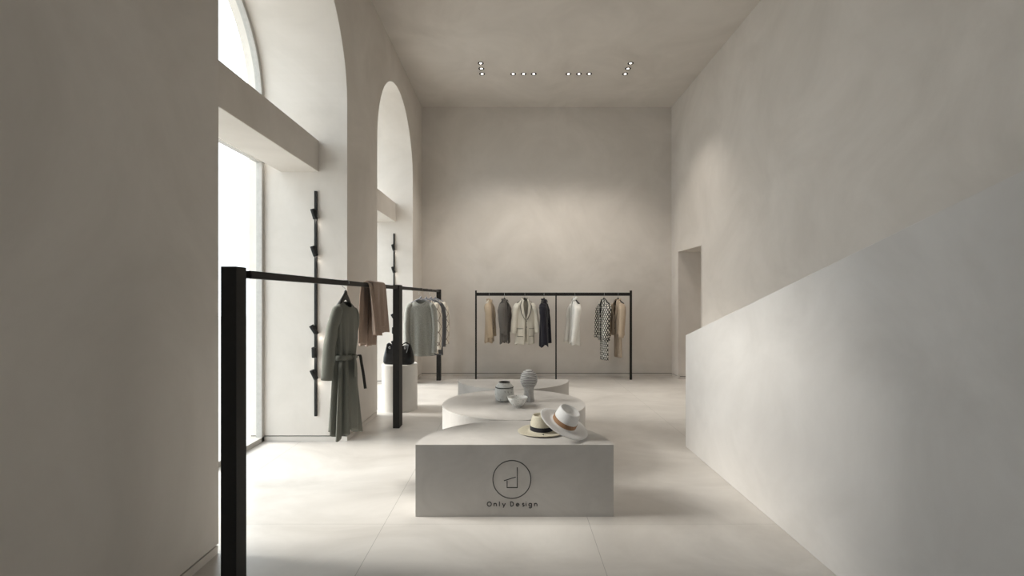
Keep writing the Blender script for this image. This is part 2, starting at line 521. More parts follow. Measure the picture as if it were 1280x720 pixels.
S(cq(645, mid, 17, xr, 0, 345, 20), True); S([(663, XH - 2), (663, 654)] + cq(646, 654, 17, 13, 0, -150))
N(701)
from_bm('lettering', bm, M_logo, p1)

# ------------------------------------------------------------------ pedestal
def rounded_disc_profile(r, z0, z1, e=0.006):
    return [(0.0, z0), (r, z0), (r, z1 - e), (r - e * .3, z1 - e * .3), (r - e, z1), (0.0, z1)]
ped = lathe('round_pedestal', rounded_disc_profile(0.235, 0, 0.614), M_pedestal, n=72, loc=(-1.516, 6.705, 0), smooth=False)
setp(ped, 'tall pale cylindrical pedestal under the black handbag, in the far arch', 'pedestal')

# ------------------------------------------------------------------ clothes racks
ZT = 1.635
rk = empty('clothes_rack', 'long black rack along the arched wall, flat posts', 'clothes rack', (-1.33, 2.3, 0))
for y in (2.33, 5.697, 8.98):
    yy = y - 2.3; dd = {2.33: 0.09, 5.697: 0.163}.get(y, 0.10)
    box('post', -0.037, 0.037, yy, yy + dd, 0, ZT + 0.012, M_post, rk, bevel=0.002)
box('rail', -0.022, 0.022, 0.03 + .163, 6.69, 1.597, ZT, M_black, rk, bevel=0.002)

rb = empty('clothes_rack', 'slim black two-bay rack with three posts along the back wall', 'clothes rack', (-0.659, 9.09, 0))
for x, hh, ww in ((0, 1.63, .015), (1.464, 1.592, .012), (2.833, 1.63, .019)):
    box('post', x - ww, x + ww, -0.016, 0.016, 0, hh, M_black, rb, bevel=0.001)
bm = bmesh.new(); addbox(bm, 0.0151, 1.4519, -0.013, 0.013, 1.533, 1.591); addbox(bm, 1.4761, 2.8139, -0.013, 0.013, 1.533, 1.591)
from_bm('rail', bm, M_black, rb)

# ------------------------------------------------------------------ garments
def rowget(rows, z):
    zs = [-r[0] for r in rows]
    return [interp(-z, zs, [r[k] for r in rows]) for k in (1, 2, 3)]

def torso(name, rows, mat, parent, gap=None, folds=(5, 0.006), hemwave=0.01, n=56, m=34, seed=0, neckdip=0.03, thick=0.004, p=0.8):
    """rows: (z, half width, half depth, y offset) from neck to hem; gap(z) = half opening angle at the front"""
    rnd = random.Random(seed)
    ph = [rnd.uniform(0, 6.28) for _ in range(6)]
    z0, z1 = rows[0][0], rows[-1][0]
    v, f = [], []
    for i in range(m + 1):
        t = (i / m) ** 1.15
        z = z0 + (z1 - z0) * t
        hw, hd, yo = rowget(rows, z)
        g = gap(z) if gap else 0.0
        for j in range(n + (1 if gap else 0)):
            a = g + (2 * PI - 2 * g) * j / n
            s, c = math.sin(a), math.cos(a)
            amp = folds[1] * min(1, max(0, (t - .06) * 2.2)) * (0.4 + t)
            w_ = 1 + 0
            rip = amp * (math.sin(folds[0] * a + ph[0] + t * 1.3) + 0.6 * math.sin((folds[0] * 1.7) // 1 * a + ph[1] - t * 2.1))
            x = hw * math.copysign(abs(s) ** p, s)
            y = -hd * math.copysign(abs(c) ** p, c) + yo
            l = math.hypot(s * .5, c) + 1e-6
            x += rip * s * .5 / l; y += -rip * c / l
            zz = z - neckdip * max(0, c) * max(0, 1 - t * 9) + hemwave * t ** 4 * math.sin(3 * a + ph[2])
            v.append((x, y, zz))
    w_n = n + (1 if gap else 0)
    for i in range(m):
        for j in range(n):
            f.append((i * w_n + j, i * w_n + (j + 1) % w_n, (i + 1) * w_n + (j + 1) % w_n, (i + 1) * w_n + j))
    return pydata(name, v, f, mat, parent, True, thick)

def sleeve(side, mat, parent, top=(0.185, 0, -0.105), pts=None, r=(0.07, 0.072, 0.062, 0.055), seed=0, thick=0.004, flat=1.25, folds=0.005):
    """side -1 / +1"""
    rnd = random.Random(seed + side)
    ph = rnd.uniform(0, 6)
    P = [(side * x, y, z) for x, y, z in ([(top[0] - .02, top[1], top[2] + .035), (top[0] + .024, top[1], top[2] - .028)] + pts)]
    sp = spline(P, 7)
    k = len(sp)
    rr = [interp(i / (k - 1), [j / (len(r) - 1) for j in range(len(r))], list(r)) for i in range(k)]
    rr[0] *= 0.35; rr[1] *= 0.62; rr[2] *= 0.82; rr[3] *= .94
    def fn(q_, a, t, c):
        d = q_ - c
        return c + d * (1 + folds / 0.06 * (math.sin(3 * a + ph + 5 * t) * .6 + 0.7 * math.sin(t * 26 + ph + a) * math.exp(-((t - .55) / .2) ** 2)))
    return tube('sleeve', sp, rr, mat, parent, n=20, flat=flat, cap=False, thick=thick, fn=fn)

def strip(name, A, B, mat, parent, n=6, thick=0.003):
    """loft between polylines A and B (same length)"""
    v, f = [], []
    for a, b in zip(A, B):
        a, b = Vector(a), Vector(b)
        for k in range(n + 1): v.append(tuple(a.lerp(b, k / n)))
    w_ = n + 1
    for i in range(len(A) - 1):
        for k in range(n): f.append((i * w_ + k, i * w_ + k + 1, (i + 1) * w_ + k + 1, (i + 1) * w_ + k))
    return pydata(name, v, f, mat, parent, True, thick)

def fy(rows, x, z, off=0.008, p=0.8):
    hw, hd, yo = rowget(rows, z)
    s = min(0.98, abs(x) / hw) ** (1 / p)
    return yo - hd * (math.sqrt(max(0, 1 - s * s)) ** p) - off

def patch(name, rows, L, Rr, mat, parent, off=0.010, n=8, m=10, thick=0.003):
    """L,Rr polylines of (x,z); resampled and laid on the torso front"""
    def res(P):
        P3 = [Vector((x, z, 0)) for x, z in P]
        tot = sum((P3[i + 1] - P3[i]).length for i in range(len(P3) - 1))
        out = []
        for k in range(m + 1):
            d = tot * k / m
            for i in range(len(P3) - 1):
                l = (P3[i + 1] - P3[i]).length
                if d <= l + 1e-7: out.append(P3[i].lerp(P3[i + 1], min(1, d / max(l, 1e-9)))); break
                d -= l
            else: out.append(P3[-1])
        return out
    A, B = res(L), res(Rr)
    v, f = [], []
    for a, b in zip(A, B):
        for k in range(n + 1):
            q_ = a.lerp(b, k / n); v.append((q_.x, fy(rows, q_.x, q_.y, off), q_.y))
    w_ = n + 1
    for i in range(m):
        for k in range(n): f.append((i * w_ + k, i * w_ + k + 1, (i + 1) * w_ + k + 1, (i + 1) * w_ + k))
    return pydata(name, v, f, mat, parent, True, thick)

def collar(mat, parent, h=0.04, r=(0.056, 0.046), z=-0.022, open_=0.5, spread=0.02, name='collar'):
    v, f = [], []
    n = 24
    for i in range(5):
        t = i / 4
        for j in range(n + 1):
            a = open_ + (2 * PI - 2 * open_) * j / n
            # fold: up then over and out
            rr = 1 + [0, 0.02, 0.12, 0.32, 0.5][i] * (0.4 + spread * 20 * 0.4)
            zz = z + [0, 0.6, 1.0, 0.7, 0.1][i] * h - 0.035 * max(0, math.cos(a))
            v.append((r[0] * rr * math.sin(a), -r[1] * rr * math.cos(a), zz))
    w_ = n + 1
    for i in range(4):
        for j in range(n): f.append((i * w_ + j, i * w_ + j + 1, (i + 1) * w_ + j + 1, (i + 1) * w_ + j))
    return pydata(name, v, f, mat, parent, True, 0.003)

def buttons(rows, pts, mat, parent, r=0.009, off=0.013):
    for x, z in pts:
        bm = bmesh.new()
        bmesh.ops.create_cone(bm, cap_ends=True, segments=12, radius1=r, radius2=r * .9, depth=0.005, matrix=Matrix.Translation((x, fy(rows, x, z, off), z)) @ Matrix.Rotation(R(90), 4, 'X'))
        from_bm('button', bm, mat, parent)

def hanger(label, loc, yaw, mat, hook_up, bar_half, half=0.150, group=None, hook_world=0.0, neck=0.03, slope=0.075, fat=.009):
    """body below loc; hook_up = height of the rail top over loc"""
    t = empty('clothes_hanger', label, 'hanger', loc, yaw, group)
    k = 16; v = []; f = []
    for i in range(-k, k + 1):
        u = i / k; x = half * u
        zc = -0.012 - slope * abs(u) ** 1.25
        hh = 0.010 + fat * (1 - abs(u)); dd = 0.010 + 0.012 * abs(u) ** 2
        yb = 0.018 * u * u
        for a in range(10):
            an = 2 * PI * a / 10
            v.append((x, yb + dd * math.cos(an), zc + hh * math.sin(an)))
    for i in range(2 * k):
        for a in range(10): f.append((i * 10 + a, i * 10 + (a + 1) % 10, (i + 1) * 10 + (a + 1) % 10, (i + 1) * 10 + a))
    f.append(tuple(range(10))); f.append(tuple(2 * k * 10 + a for a in range(10))[::-1])
    pydata('hanger_body', v, f, mat, t)
    lathe('hanger_neck', [(0.0, -0.012), (0.017, -0.008), (0.012, neck * .6), (0.007, neck), (0.0, neck)], mat, t, n=14)
    s = bar_half + 0.004; top = hook_up + 0.0035
    pts = [(0, 0, neck - 0.008), (0, 0, neck + 0.008), (-s * .5, 0, neck + 0.02), (-s, 0, neck + 0.032), (-s, 0, top - 0.012), (-s * .8, 0, top - 0.002), (0, 0, top), (s * .8, 0, top - 0.002), (s, 0, top - 0.012), (s, 0, top - 0.028)]
    h = tube('hook', spline(pts, 4), 0.0022, M_chrome, t, n=6)
    h.rotation_euler = (0, 0, hook_world - yaw)
    return t

G_BACK = 'garments hanging on the back wall rack'
G_LEFT = 'tops hanging at the far end of the long rack'
H_BACK = 'hangers on the back wall rack'
ZH = 1.482           # hanger neck height on the back rack

def back_hanger(label, x, yaw, mat):
    # hook comes up on the room side of the rail
    return hanger(label, (x, 9.09, ZH), yaw, mat, 1.591 - ZH, 0.013, group=H_BACK, hook_world=R(90), neck=0.02)

def bx_(px): return (px - 640) * 9.09 / 621

JR = [(-0.006, .046, .040, .0), (-0.028, .070, .046, .0), (-0.065, .115, .050, .0), (-0.105, .146, .054, .0), (-0.155, .162, .058, 0), (-0.25, .166, .062, 0), (-0.40, .160, .062, 0), (-0.62, .168, .066, 0), (-0.81, .176, .070, 0)]
def scaled(rows, L, sw=1.0, sd_=1.0):
    """stretch a row table to hem length L"""
    l0 = rows[-1][0]
    return [(z if z > -0.1 else z * 1.0 + (L * -1 - l0) * ((z + .1) / (l0 + .1)), hw * sw, hd * sd_, yo) for z, hw, hd, yo in rows]

def jacket(label, px, yaw, mat, length, seed, cat='jacket', hmat=None, hlabel='', spread=0.3, sl=None, sr=(0.046, 0.052, 0.046, 0.038), sw=1.0, close_z=-0.40, lapel=True, piping=None, btn=True, trousers=None, pockets=True, name='jacket', group=G_BACK, loc=None, dz=0.0, folds=(5, .007), hem=0.012):
    L = loc or (bx_(px), 9.09, ZH + dz)
    if hmat: back_hanger(hlabel, px and bx_(px), yaw, hmat)
    t = empty(name, label, cat, L, yaw, group)
    rows = scaled(JR, length, sw)
    def gap(z):
        if z > close_z: return spread * max(0.0, (z - close_z) / (-close_z)) ** 0.8 + 0.02
        return 0.02 + 0.10 * max(0, (close_z - z) / (length + close_z))
    torso('body', rows, mat, t, gap=gap, folds=folds, hemwave=hem, seed=seed)
    sl = [(x * .9, y, z) for x, y, z in (sl or [(0.205, -0.005, -0.22), (0.212, -0.02, -0.40), (0.205, -0.04, -0.62)])]
    for s in (-1, 1):
        c = sleeve(s, mat, t, pts=sl, seed=seed, r=sr, top=(0.132 * sw, 0, -0.125))
    if lapel:
        for s in (-1, 1):
            inn = [(s * .036, -.012), (s * .050, -.12), (s * .034, -.26), (s * .006, close_z)]
            out = [(s * .062, -.03), (s * .100, -.135), (s * .080, -.26), (s * .012, close_z - .005)]
            patch('lapel', rows, inn, out, mat, t, off=0.014)
            if piping:
                e = [(x + s * .003, z) for x, z in out]; e2 = [(x + s * .014, z) for x, z in out]
                patch('piping', rows, e, e2, piping, t, off=0.016, n=1, m=14)
        collar(mat, t, h=0.04 if abs(yaw) < 1 else 0.022, open_=0.75)
    if pockets:
        for s in (-1, 1):
            pz_ = -length * .66
            o = patch('pocket', rows, [(s * .055, pz_), (s * .055, pz_ - .135)], [(s * .165, pz_), (s * .160, pz_ - .135)], mat, t, off=0.013)
            if piping:
                patch('piping', rows, [(s * .053, pz_ + .006), (s * .053, pz_)], [(s * .167, pz_ + .006), (s * .167, pz_)], piping, t, off=0.015, m=1)
                patch('piping', rows, [(s * .053, pz_ - .135), (s * .053, pz_ - .141)], [(s * .162, pz_ - .135), (s * .162, pz_ - .141)], piping, t, off=0.015, m=1)
    if btn:
        buttons(rows, [(0.012, close_z - .03), (0.012, close_z - .14)], piping or C_lining, t)
    return t, rows

# 1 beige jacket, edge on
jacket('beige wool jacket seen side on, first from the left on the back rack', 611.5, R(82), C_beige, 0.80, 11, hmat=M_hang_cream, hlabel='cream hanger in the beige jacket at the left end of the back rack', spread=0.45, sw=0.92,
       sl=[(0.205, -0.02, -0.22), (0.21, -0.035, -0.42), (0.20, -0.055, -0.70)])
# 2 grey jacket
jacket('dark grey jacket seen side on, between the beige jacket and the white blazer', 630.5, R(71), C_grey, 0.80, 12, hmat=M_hang_dark, hlabel='dark hanger in the grey jacket on the back rack', spread=0.35, sw=0.9, hem=0.03, close_z=-0.3)
# 3 white blazer
jacket('ivory blazer with dark piped lapels and patch pockets, facing the room', 656, R(16), C_white, 0.83, 13, cat='blazer', name='blazer', hmat=M_hang_dark, hlabel='dark hanger inside the ivory blazer on the back rack', spread=0.55, piping=C_piping, close_z=-0.38,
       sl=[(0.205, -0.005, -0.22), (0.238, -0.015, -0.42), (0.256, -0.04, -0.63)], sr=(0.048, 0.055, 0.048, 0.050), sw=1.02)
# 4 black jacket
jacket('black jacket seen side on, left of the middle post of the back rack', 680, R(76), C_navy, 0.86, 14, hmat=M_hang_dark, hlabel='dark hanger in the black jacket beside the middle post', spread=0.3, sw=0.88, hem=0.03, pockets=False,
       sl=[(0.205, -0.01, -0.22), (0.215, -0.03, -0.42), (0.21, -0.06, -0.83)])
# 5 white shirt
t, rows = jacket('white button shirt hanging alone, right of the middle post of the back rack', 718.5, R(-76), C_shirt, 0.84, 15, cat='shirt', name='shirt', hmat=M_hang_dark, hlabel='dark hanger in the white shirt on the back rack', spread=0.25, close_z=-0.12, sw=0.78, lapel=False, pockets=False, btn=False, folds=(7, .009),
       sl=[(0.205, -0.02, -0.22), (0.21, -0.05, -0.45), (0.20, -0.10, -0.80)])
collar(C_shirt, t, h=0.05, open_=0.35, spread=0.03)
patch('placket', rows, [(-.016, -.06), (-.016, -.80)], [(.016, -.06), (.016, -.80)], C_shirt, t, off=0.012, m=20)
buttons(rows, [(0, -.13 - .1 * k) for k in range(7)], C_shirt, t, r=.006)

def trousers(parent, mat, z0, z1, w0=0.10, seed=0, spread=0.07):
    for s in (-1, 1):
        rnd = random.Random(seed + s)
        pts = [(s * spread * .6, 0, z0), (s * spread * .8, 0.0, z0 * .6 + z1 * .4), (s * spread, 0.004, z1)]
        ph = rnd.uniform(0, 6)
        tube('trouser_leg', spline(pts, 8), [w0 * (1 - .25 * k / 16) for k in range(17)], mat, parent, n=20, flat=0.45, cap=False, thick=0.004,
             fn=lambda q_, a, tt, c: c + (q_ - c) * (1 + 0.06 * math.sin(3 * a + ph + 2 * tt)))

# 6 checked suit
t, rows = jacket('black and white checked jacket over matching trousers on the back rack', 755, R(-73), C_check, 0.76, 16, cat='suit', name='suit', hmat=M_hang_dark, hlabel='dark hanger in the checked suit on the back rack', spread=0.4, sw=0.85, pockets=False,
       sl=[(0.195, -0.02, -0.22), (0.20, -0.04, -0.45), (0.185, -0.07, -0.72)])
trousers(t, C_check, -0.35, -1.12, 0.085, 3)
# 7 tan suit
t, rows = jacket('tan jacket over matching trousers, last at the right end of the back rack', 772.5, R(-71), C_camel, 0.66, 17, cat='suit', name='suit', hmat=M_hang_dark, hlabel='dark hanger in the tan suit at the right end of the back rack', spread=0.5, sw=0.9, pockets=False,
       sl=[(0.205, -0.02, -0.22), (0.23, -0.04, -0.42), (0.235, -0.07, -0.70)])
trousers(t, C_camel_t, -0.3, -1.07, 0.08, 5, 0.06)

# ---- left rack garments
LX = -1.33
def left_hanger(label, y, z, yaw, mat, half=0.165, neck=0.02, slope=0.075, fat=.004):
    return hanger(label, (LX, y, z), yaw, mat, ZT - z, 0.022, half=half, slope=slope, fat=fat, group='hangers on the long rack', hook_world=0.0, neck=neck)

def top_knit(label, y, z, mat, hmat, hlabel, L, seed, cat='sweater', name='sweater', yaw=0.0, sw=1.0, ripple=(5, .008), sl=None, dip=0.06):
    left_hanger(hlabel, y, z, yaw, hmat)
    t = empty(name, label, cat, (LX, y, z), yaw, G_LEFT)
    rows = [(-0.042, .078, .050, 0), (-0.055, .10, .052, 0), (-0.08, .132, .054, 0), (-0.115, .160, .056, 0), (-0.17, .170, .058, 0), (-0.3, .166, .060, 0), (-L, .180, .066, 0)]
    rows = [(a, b * sw, c, d) for a, b, c, d in rows]
    torso('body', rows, mat, t, folds=ripple, hemwave=.008, seed=seed, neckdip=dip)
    sl = sl or [(0.190, -0.012, -0.24), (0.203, -0.03, -0.44), (0.196, -0.05, -0.80)]
    for s in (-1, 1): sleeve(s, mat, t, pts=[(x * sw, yy, zz) for x, yy, zz in sl], seed=seed, r=(.040, .046, .042, .036), top=(.145 * sw, 0, -.115))
    lathe('neckband', [(0.078, -0.047), (0.081, -0.041), (0.080, -0.033), (0.076, -0.033)], mat, t, n=32, thick=0.003,
          fn=lambda p, a, i: (p[0], p[1] * .64, p[2] - dip * max(0, -math.sin(a)) * .9))
    return t
ZL = 1.497
top_knit('sage green ribbed long-sleeved top, frontmost on the far end of the long rack', 7.25, ZL, C_sage, M_hang_grey, 'grey hanger in the sage green top', 0.84, 21, yaw=R(8), cat='top', name='long_sleeved_top', ripple=(6, .011))
top_knit('cream diamond-patterned sweater directly behind the sage green top', 7.72, ZL, C_argyle, M_hang_grey, 'grey hanger in the patterned sweater behind the sage green top', 0.86, 22, yaw=R(6))
top_knit('charcoal long-sleeved top between the two diamond-patterned sweaters', 8.15, ZL, C_char, M_hang_grey, 'grey hanger in the charcoal top', 0.94, 23, yaw=R(7), cat='top', name='long_sleeved_top', sw=1.04)
top_knit('cream diamond-patterned sweater furthest back beside the rack end post', 8.62, ZL, C_argyle, M_hang_grey, 'grey hanger in the patterned sweater beside the end post', 0.82, 24, yaw=R(5), sw=1.02)

# dress
YD, ZD, AD = 3.97, 1.53, R(82)
left_hanger('dark broad hanger in the sage green belted dress', YD, ZD, AD, M_hang_dark, half=0.12, neck=0.03, slope=0.105, fat=.026)
dr = empty('belted_dress', 'long sage green belted dress hanging at the near end of the long rack', 'dress', (LX, YD, ZD), AD)
rows = [(-0.062, .060, .042, 0), (-0.080, .095, .046, 0), (-0.108, .132, .048, 0), (-0.155, .155, .050, 0), (-0.30, .150, .052, 0), (-0.49, .106, .044, 0), (-0.51, .104, .042, 0), (-0.56, .115, .048, 0), (-0.85, .140, .058, 0), (-1.10, .155, .066, 0)]
torso('bodice_and_skirt', rows, C_olive, dr, folds=(9, .020), hemwave=.03, seed=31, m=60, n=84, neckdip=0.045)
sleeve(-1, C_olive, dr, pts=[(0.168, 0.022, -0.26), (0.178, 0.042, -0.42), (0.186, 0.056, -0.66)], seed=31, r=(.038, .041, .043, .042), top=(.125, 0.004, -.135), flat=1.0)
sleeve(1, C_olive, dr, pts=[(0.172, 0.020, -0.26), (0.165, 0.035, -0.42), (0.160, 0.050, -0.66)], seed=31, r=(.038, .044, .044, .040), top=(.135, 0.005, -.150), flat=1.0)
v, f = [], []
nb = 48
for i, zz in enumerate((-0.478, -0.484, -0.516, -0.522)):
    for j in range(nb):
        a = 2 * PI * j / nb; k_ = .004 if i in (0, 3) else .012
        v.append(((.106 + k_) * math.copysign(abs(math.sin(a)) ** .8, math.sin(a)), -(.046 + k_) * math.copysign(abs(math.cos(a)) ** .8, math.cos(a)), zz))
for i in range(3):
    for j in range(nb): f.append((i * nb + j, i * nb + (j + 1) % nb, (i + 1) * nb + (j + 1) % nb, (i + 1) * nb + j))
belt = pydata('belt', v, f, C_olive, dr, True, 0.004)
def ribbon(name, pts, wd, mat, parent, axis=(1, 0, 0), thick=0.003):
    sp = spline(pts, 8); ax = Vector(axis) * wd / 2
    return strip(name, [p - ax for p in sp], [p + ax for p in sp], mat, parent, n=3, thick=thick)
kn = tube('belt_knot', spline([(-.035, -.072, -.495), (-.012, -.084, -.492), (.012, -.084, -.503), (.032, -.072, -.500)], 6), [.007 + .008 * math.sin(PI * k / 18) for k in range(19)], C_olive, dr, n=12, flat=.8)
ribbon('belt_tail', [(-.005, -.082, -.50), (-.008, -.086, -.56), (-.014, -.086, -.63), (-.012, -.086, -.66)], .030, C_olive, dr)
ribbon('belt_tail', [(.012, -.084, -.50), (.02, -.112, -.49), (.028, -.122, -.56), (.032, -.135, -.64), (.036, -.150, -.76)], .024, C_strap, dr, axis=(.8, -.6, 0))['label'] = 'dark hanging belt end'

# folded brown trousers over the rail
def drape(name, y0, y1, zf, zb, seed, out, parent, mat, shear=0.0, nar=0.8):
    """cloth laid over the rail between y0..y1; hangs to zf on the room side, zb on the wall side"""
    rnd = random.Random(seed); ph = [rnd.uniform(0, 6.28) for _ in range(4)]
    nu, nv = 26, 64
    rt = ZT + 0.006 + out; hx = 0.030 + out
    v, f = [], []
    for i in range(nv + 1):
        s = i / nv
        if s < 0.45: t = 1 - s / 0.45; x, z = hx, rt - 0.02 - (rt - .02 - zf) * t; d = t; sg = 1
        elif s > 0.55: t = (s - .55) / .45; x, z = -hx, rt - 0.02 - (rt - .02 - zb) * t; d = t; sg = -1
        else: an = PI * (s - .45) / .1; x, z = hx * math.cos(an), rt - .02 + .02 * math.sin(an); d = 0; sg = 0
        for j in range(nu + 1):
            u = j / nu
            yc = (y0 + y1) / 2
            wd = (y1 - y0) / 2 * (1 - (1 - nar) * d)
            y = yc + (2 * u - 1) * wd + shear * d
            fold = 0.036 * d ** .5 * math.sin(2.2 * PI * u + ph[0] + d * .7) + 0.012 * d * math.sin(5.1 * PI * u + ph[1])
            v.append((LX + x + (abs(fold) * sg if sg else 0) + sg * .012 * d, y, z + 0.012 * d * math.sin(2.5 * u + ph[2])))
    w_ = nu + 1
    for i in range(nv):
        for j in range(nu): f.append((i * w_ + j, i * w_ + j + 1, (i + 1) * w_ + j + 1, (i + 1) * w_ + j))
    return pydata(name, v, f, mat, parent, True, 0.008)
tr = empty('folded_trousers', 'brown wool trousers folded over the rail of the long rack', 'trousers', (0, 0, 0))
drape('trouser_leg', 4.50, 4.80, 1.15, 1.07, 4, 0.0, tr, C_brown, shear=0.02, nar=0.7)
drape('trouser_leg', 4.76, 5.10, 1.15, 1.02, 9, 0.0, tr, C_brown, shear=-0.02, nar=0.9)
drape('waistband', 4.60, 5.02, 1.22, 1.06, 15, 0.014, tr, C_brown, shear=-0.06, nar=0.6)

# ------------------------------------------------------------------ handbag
M_leather = plain('black_leather', (0.006, 0.006, 0.0065), 0.3, spec=0.35)
bag = empty('handbag', 'black leather slouchy handbag standing on the round pedestal', 'handbag', (-1.512, 6.64, 0.614), R(-8))
BR = [(0.0, .180, .062), (0.006, .196, .078), (0.03, .206, .088), (0.09, .202, .084), (0.15, .190, .068), (0.21, .176, .045), (0.25, .165, .027), (0.272, .158, .018)]
v, f = [], []
n, m = 64, 28
for i in range(m + 1):
    t = i / m; z = 0.272 * t
    hw = interp(z, [b[0] for b in BR], [b[1] for b in BR]); hd = interp(z, [b[0] for b in BR], [b[2] for b in BR])
    for j in range(n):
        a = 2 * PI * j / n; s, c = math.sin(a), math.cos(a)
        x = hw * math.copysign(abs(s) ** .6, s); y = hd * math.copysign(abs(c) ** .6, c)
        sag = 0.034 * t ** 3 * max(0, 1 - (x / .15) ** 2)
        y += 0.012 * math.sin(x * 38 + 1.0) * t * (1 - abs(s) ** 4) * math.copysign(1, c) * .6
        v.append((x, y, z - sag))
for i in range(m):
    for j in range(n): f.append((i * n + j, i * n + (j + 1) % n, (i + 1) * n + (j + 1) % n, (i + 1) * n + j))
f.append(tuple(range(n))[::-1])
pydata('bag_body', v, f, M_leather, bag, True, 0.005)
for s in (-1, 1):
    ribbon('side_strap', [(s * .150, -.02, .268), (s * .150, -.047, .22), (s * .140, -.080, .15)], .022, M_leather, bag)
tube('handle', spline([(-.145, -.01, .262), (-.12, -.035, .278), (-.05, -.060, .245), (0, -.066, .232), (.05, -.060, .250), (.11, -.035, .288), (.145, -.01, .262)], 8), 0.008, M_leather, bag, n=10, flat=.7)
for x in (-.105, .108):
    rg = tube('buckle', [(x + .011 * math.cos(2 * PI * k / 16), -.060, .222 + .015 * math.sin(2 * PI * k / 16)) for k in range(17)], .0028, M_chrome, bag, n=6)

# ------------------------------------------------------------------ ceramics on the round plinth
def speckle(name, c0, c1, dark, scale=60, rough=0.85):
    m, nt, b, r = plaster(name, c0, c1, rough, 14, bump=0.25)
    tc = nt.nodes.new('ShaderNodeTexCoord')
    vo = nt.nodes.new('ShaderNodeTexNoise'); vo.inputs['Scale'].default_value = scale; vo.inputs['Detail'].default_value = 2
    nt.links.new(tc.outputs['Object'], vo.inputs['Vector'])
    rr = ramp(nt, (1, 1, 1), (0, 0, 0), 0.30, 0.38)
    nt.links.new(vo.outputs['Fac'], rr.inputs[0])
    mix = nt.nodes.new('ShaderNodeMix'); mix.data_type = 'RGBA'
    nt.links.new(rr.outputs[0], mix.inputs['Factor']); nt.links.new(r.outputs[0], mix.inputs['A']); mix.inputs['B'].default_value = (*dark, 1)
    nt.links.new(mix.outputs['Result'], b.inputs['Base Color'])
    return m
M_jar = speckle('grey_stoneware', (0.53, 0.52, 0.49), (0.70, 0.69, 0.655), (0.33, 0.32, 0.30), 40)
M_bowl = speckle('speckled_stoneware', (0.68, 0.67, 0.64), (0.80, 0.79, 0.76), (0.36, 0.35, 0.32), 110)
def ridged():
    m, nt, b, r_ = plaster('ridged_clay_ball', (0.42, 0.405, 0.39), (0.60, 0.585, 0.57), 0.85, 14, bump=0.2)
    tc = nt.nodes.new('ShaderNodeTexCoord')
    wv = nt.nodes.new('ShaderNodeTexWave'); wv.bands_direction = 'Z'; wv.inputs['Scale'].default_value = 19; wv.inputs['Distortion'].default_value = 2.2  # darkening painted into the colour to deepen the grooves
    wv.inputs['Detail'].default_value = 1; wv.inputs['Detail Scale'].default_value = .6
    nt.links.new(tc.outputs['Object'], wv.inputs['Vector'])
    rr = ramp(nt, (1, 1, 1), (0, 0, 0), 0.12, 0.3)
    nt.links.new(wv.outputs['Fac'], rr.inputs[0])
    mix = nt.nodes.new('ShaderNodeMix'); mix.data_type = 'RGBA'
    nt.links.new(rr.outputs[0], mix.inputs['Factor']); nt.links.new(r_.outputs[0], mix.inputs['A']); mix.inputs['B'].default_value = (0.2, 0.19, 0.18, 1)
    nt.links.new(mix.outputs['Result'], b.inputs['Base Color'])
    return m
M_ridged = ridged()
M_sculpt = speckle('ridged_clay', (0.40, 0.385, 0.37), (0.58, 0.565, 0.55), (0.30, 0.29, 0.28), 45)
M_dark = plain('dark_glaze', (0.045, 0.04, 0.036), 0.5)
jar = empty('ceramic_jar', 'grey stoneware jar with a dark rim and shoulder line on the round plinth', 'vase', (-0.074, 4.85, PZ))
wob = lambda p, a, i: (p[0] * (1 + .012 * math.sin(2 * a + i * .3)), p[1] * (1 + .012 * math.sin(2 * a + i * .3)), p[2])
lathe('jar_body', [(0, .006), (.070, .006), (.082, .012), (.088, .022), (.0915, .05), (.092, .08), (.089, .11), (.086, .132)], M_jar, jar, fn=wob, thick=.002)
lathe('jar_shoulder', [(.0855, .138), (.083, .146), (.072, .158), (.058, .168), (.053, .174), (.053, .182)], M_jar, jar, fn=wob, thick=.002)
lathe('shoulder_line', [(.086, .131), (.0885, .133), (.0885, .138), (.085, .1395)], M_dark, jar, fn=wob, thick=.002)
lathe('rim', [(.051, .176), (.056, .182), (.053, .187), (.045, .186), (.043, .17), (.055, .14), (.0, .13)], M_dark, jar)
lathe('foot', [(.0, 0), (.066, 0), (.068, .003), (.070, .009), (.0, .009)], M_dark, jar)
bowl = lathe('ceramic_bowl', [(0, .0), (.034, .0), (.034, .008), (.040, .012), (.060, .028), (.080, .055), (.092, .085), (.094, .092), (.090, .0925), (.086, .085), (.075, .058), (.055, .032), (.030, .018), (0, .015)], M_bowl,
             fn=lambda p, a, i: (p[0] * (1 + .012 * math.sin(3 * a)), p[1] * (1 + .012 * math.cos(2 * a)), p[2]), loc=(0.051, 4.575, PZ))
setp(bowl, 'small speckled off-white bowl on the round plinth, front of the three pieces', 'bowl')
sc_ = empty('clay_sculpture', 'ridged clay ball on a column foot standing on the round plinth', 'sculpture', (0.163, 4.83, PZ))
prof = []
for k in range(90):
    th = PI * (0.0 + 0.86 * k / 89)
    r = .083 * math.sin(th) ; z = .212 + .098 * math.cos(th)
    prof.append((max(.0001, r), z))
def ridge(p, a, i):
    th = 0.86 * i / 89
    zz = p[2] + .004 * math.sin(a * 1.0 + .6) + .002 * math.sin(3 * a + i * .05)
    wv = math.sin(zz * 2 * PI / 0.017 + .9 * math.sin(2 * a + 1.0))
    k = 1 + (.05 * wv * min(1, 4 * math.sin(PI * min(1, th)))) * (1 if .04 < th < .8 else .2)
    return (p[0] * k, p[1] * k, p[2])
lathe('ridged_ball', prof, M_ridged, sc_, n=64, fn=ridge)
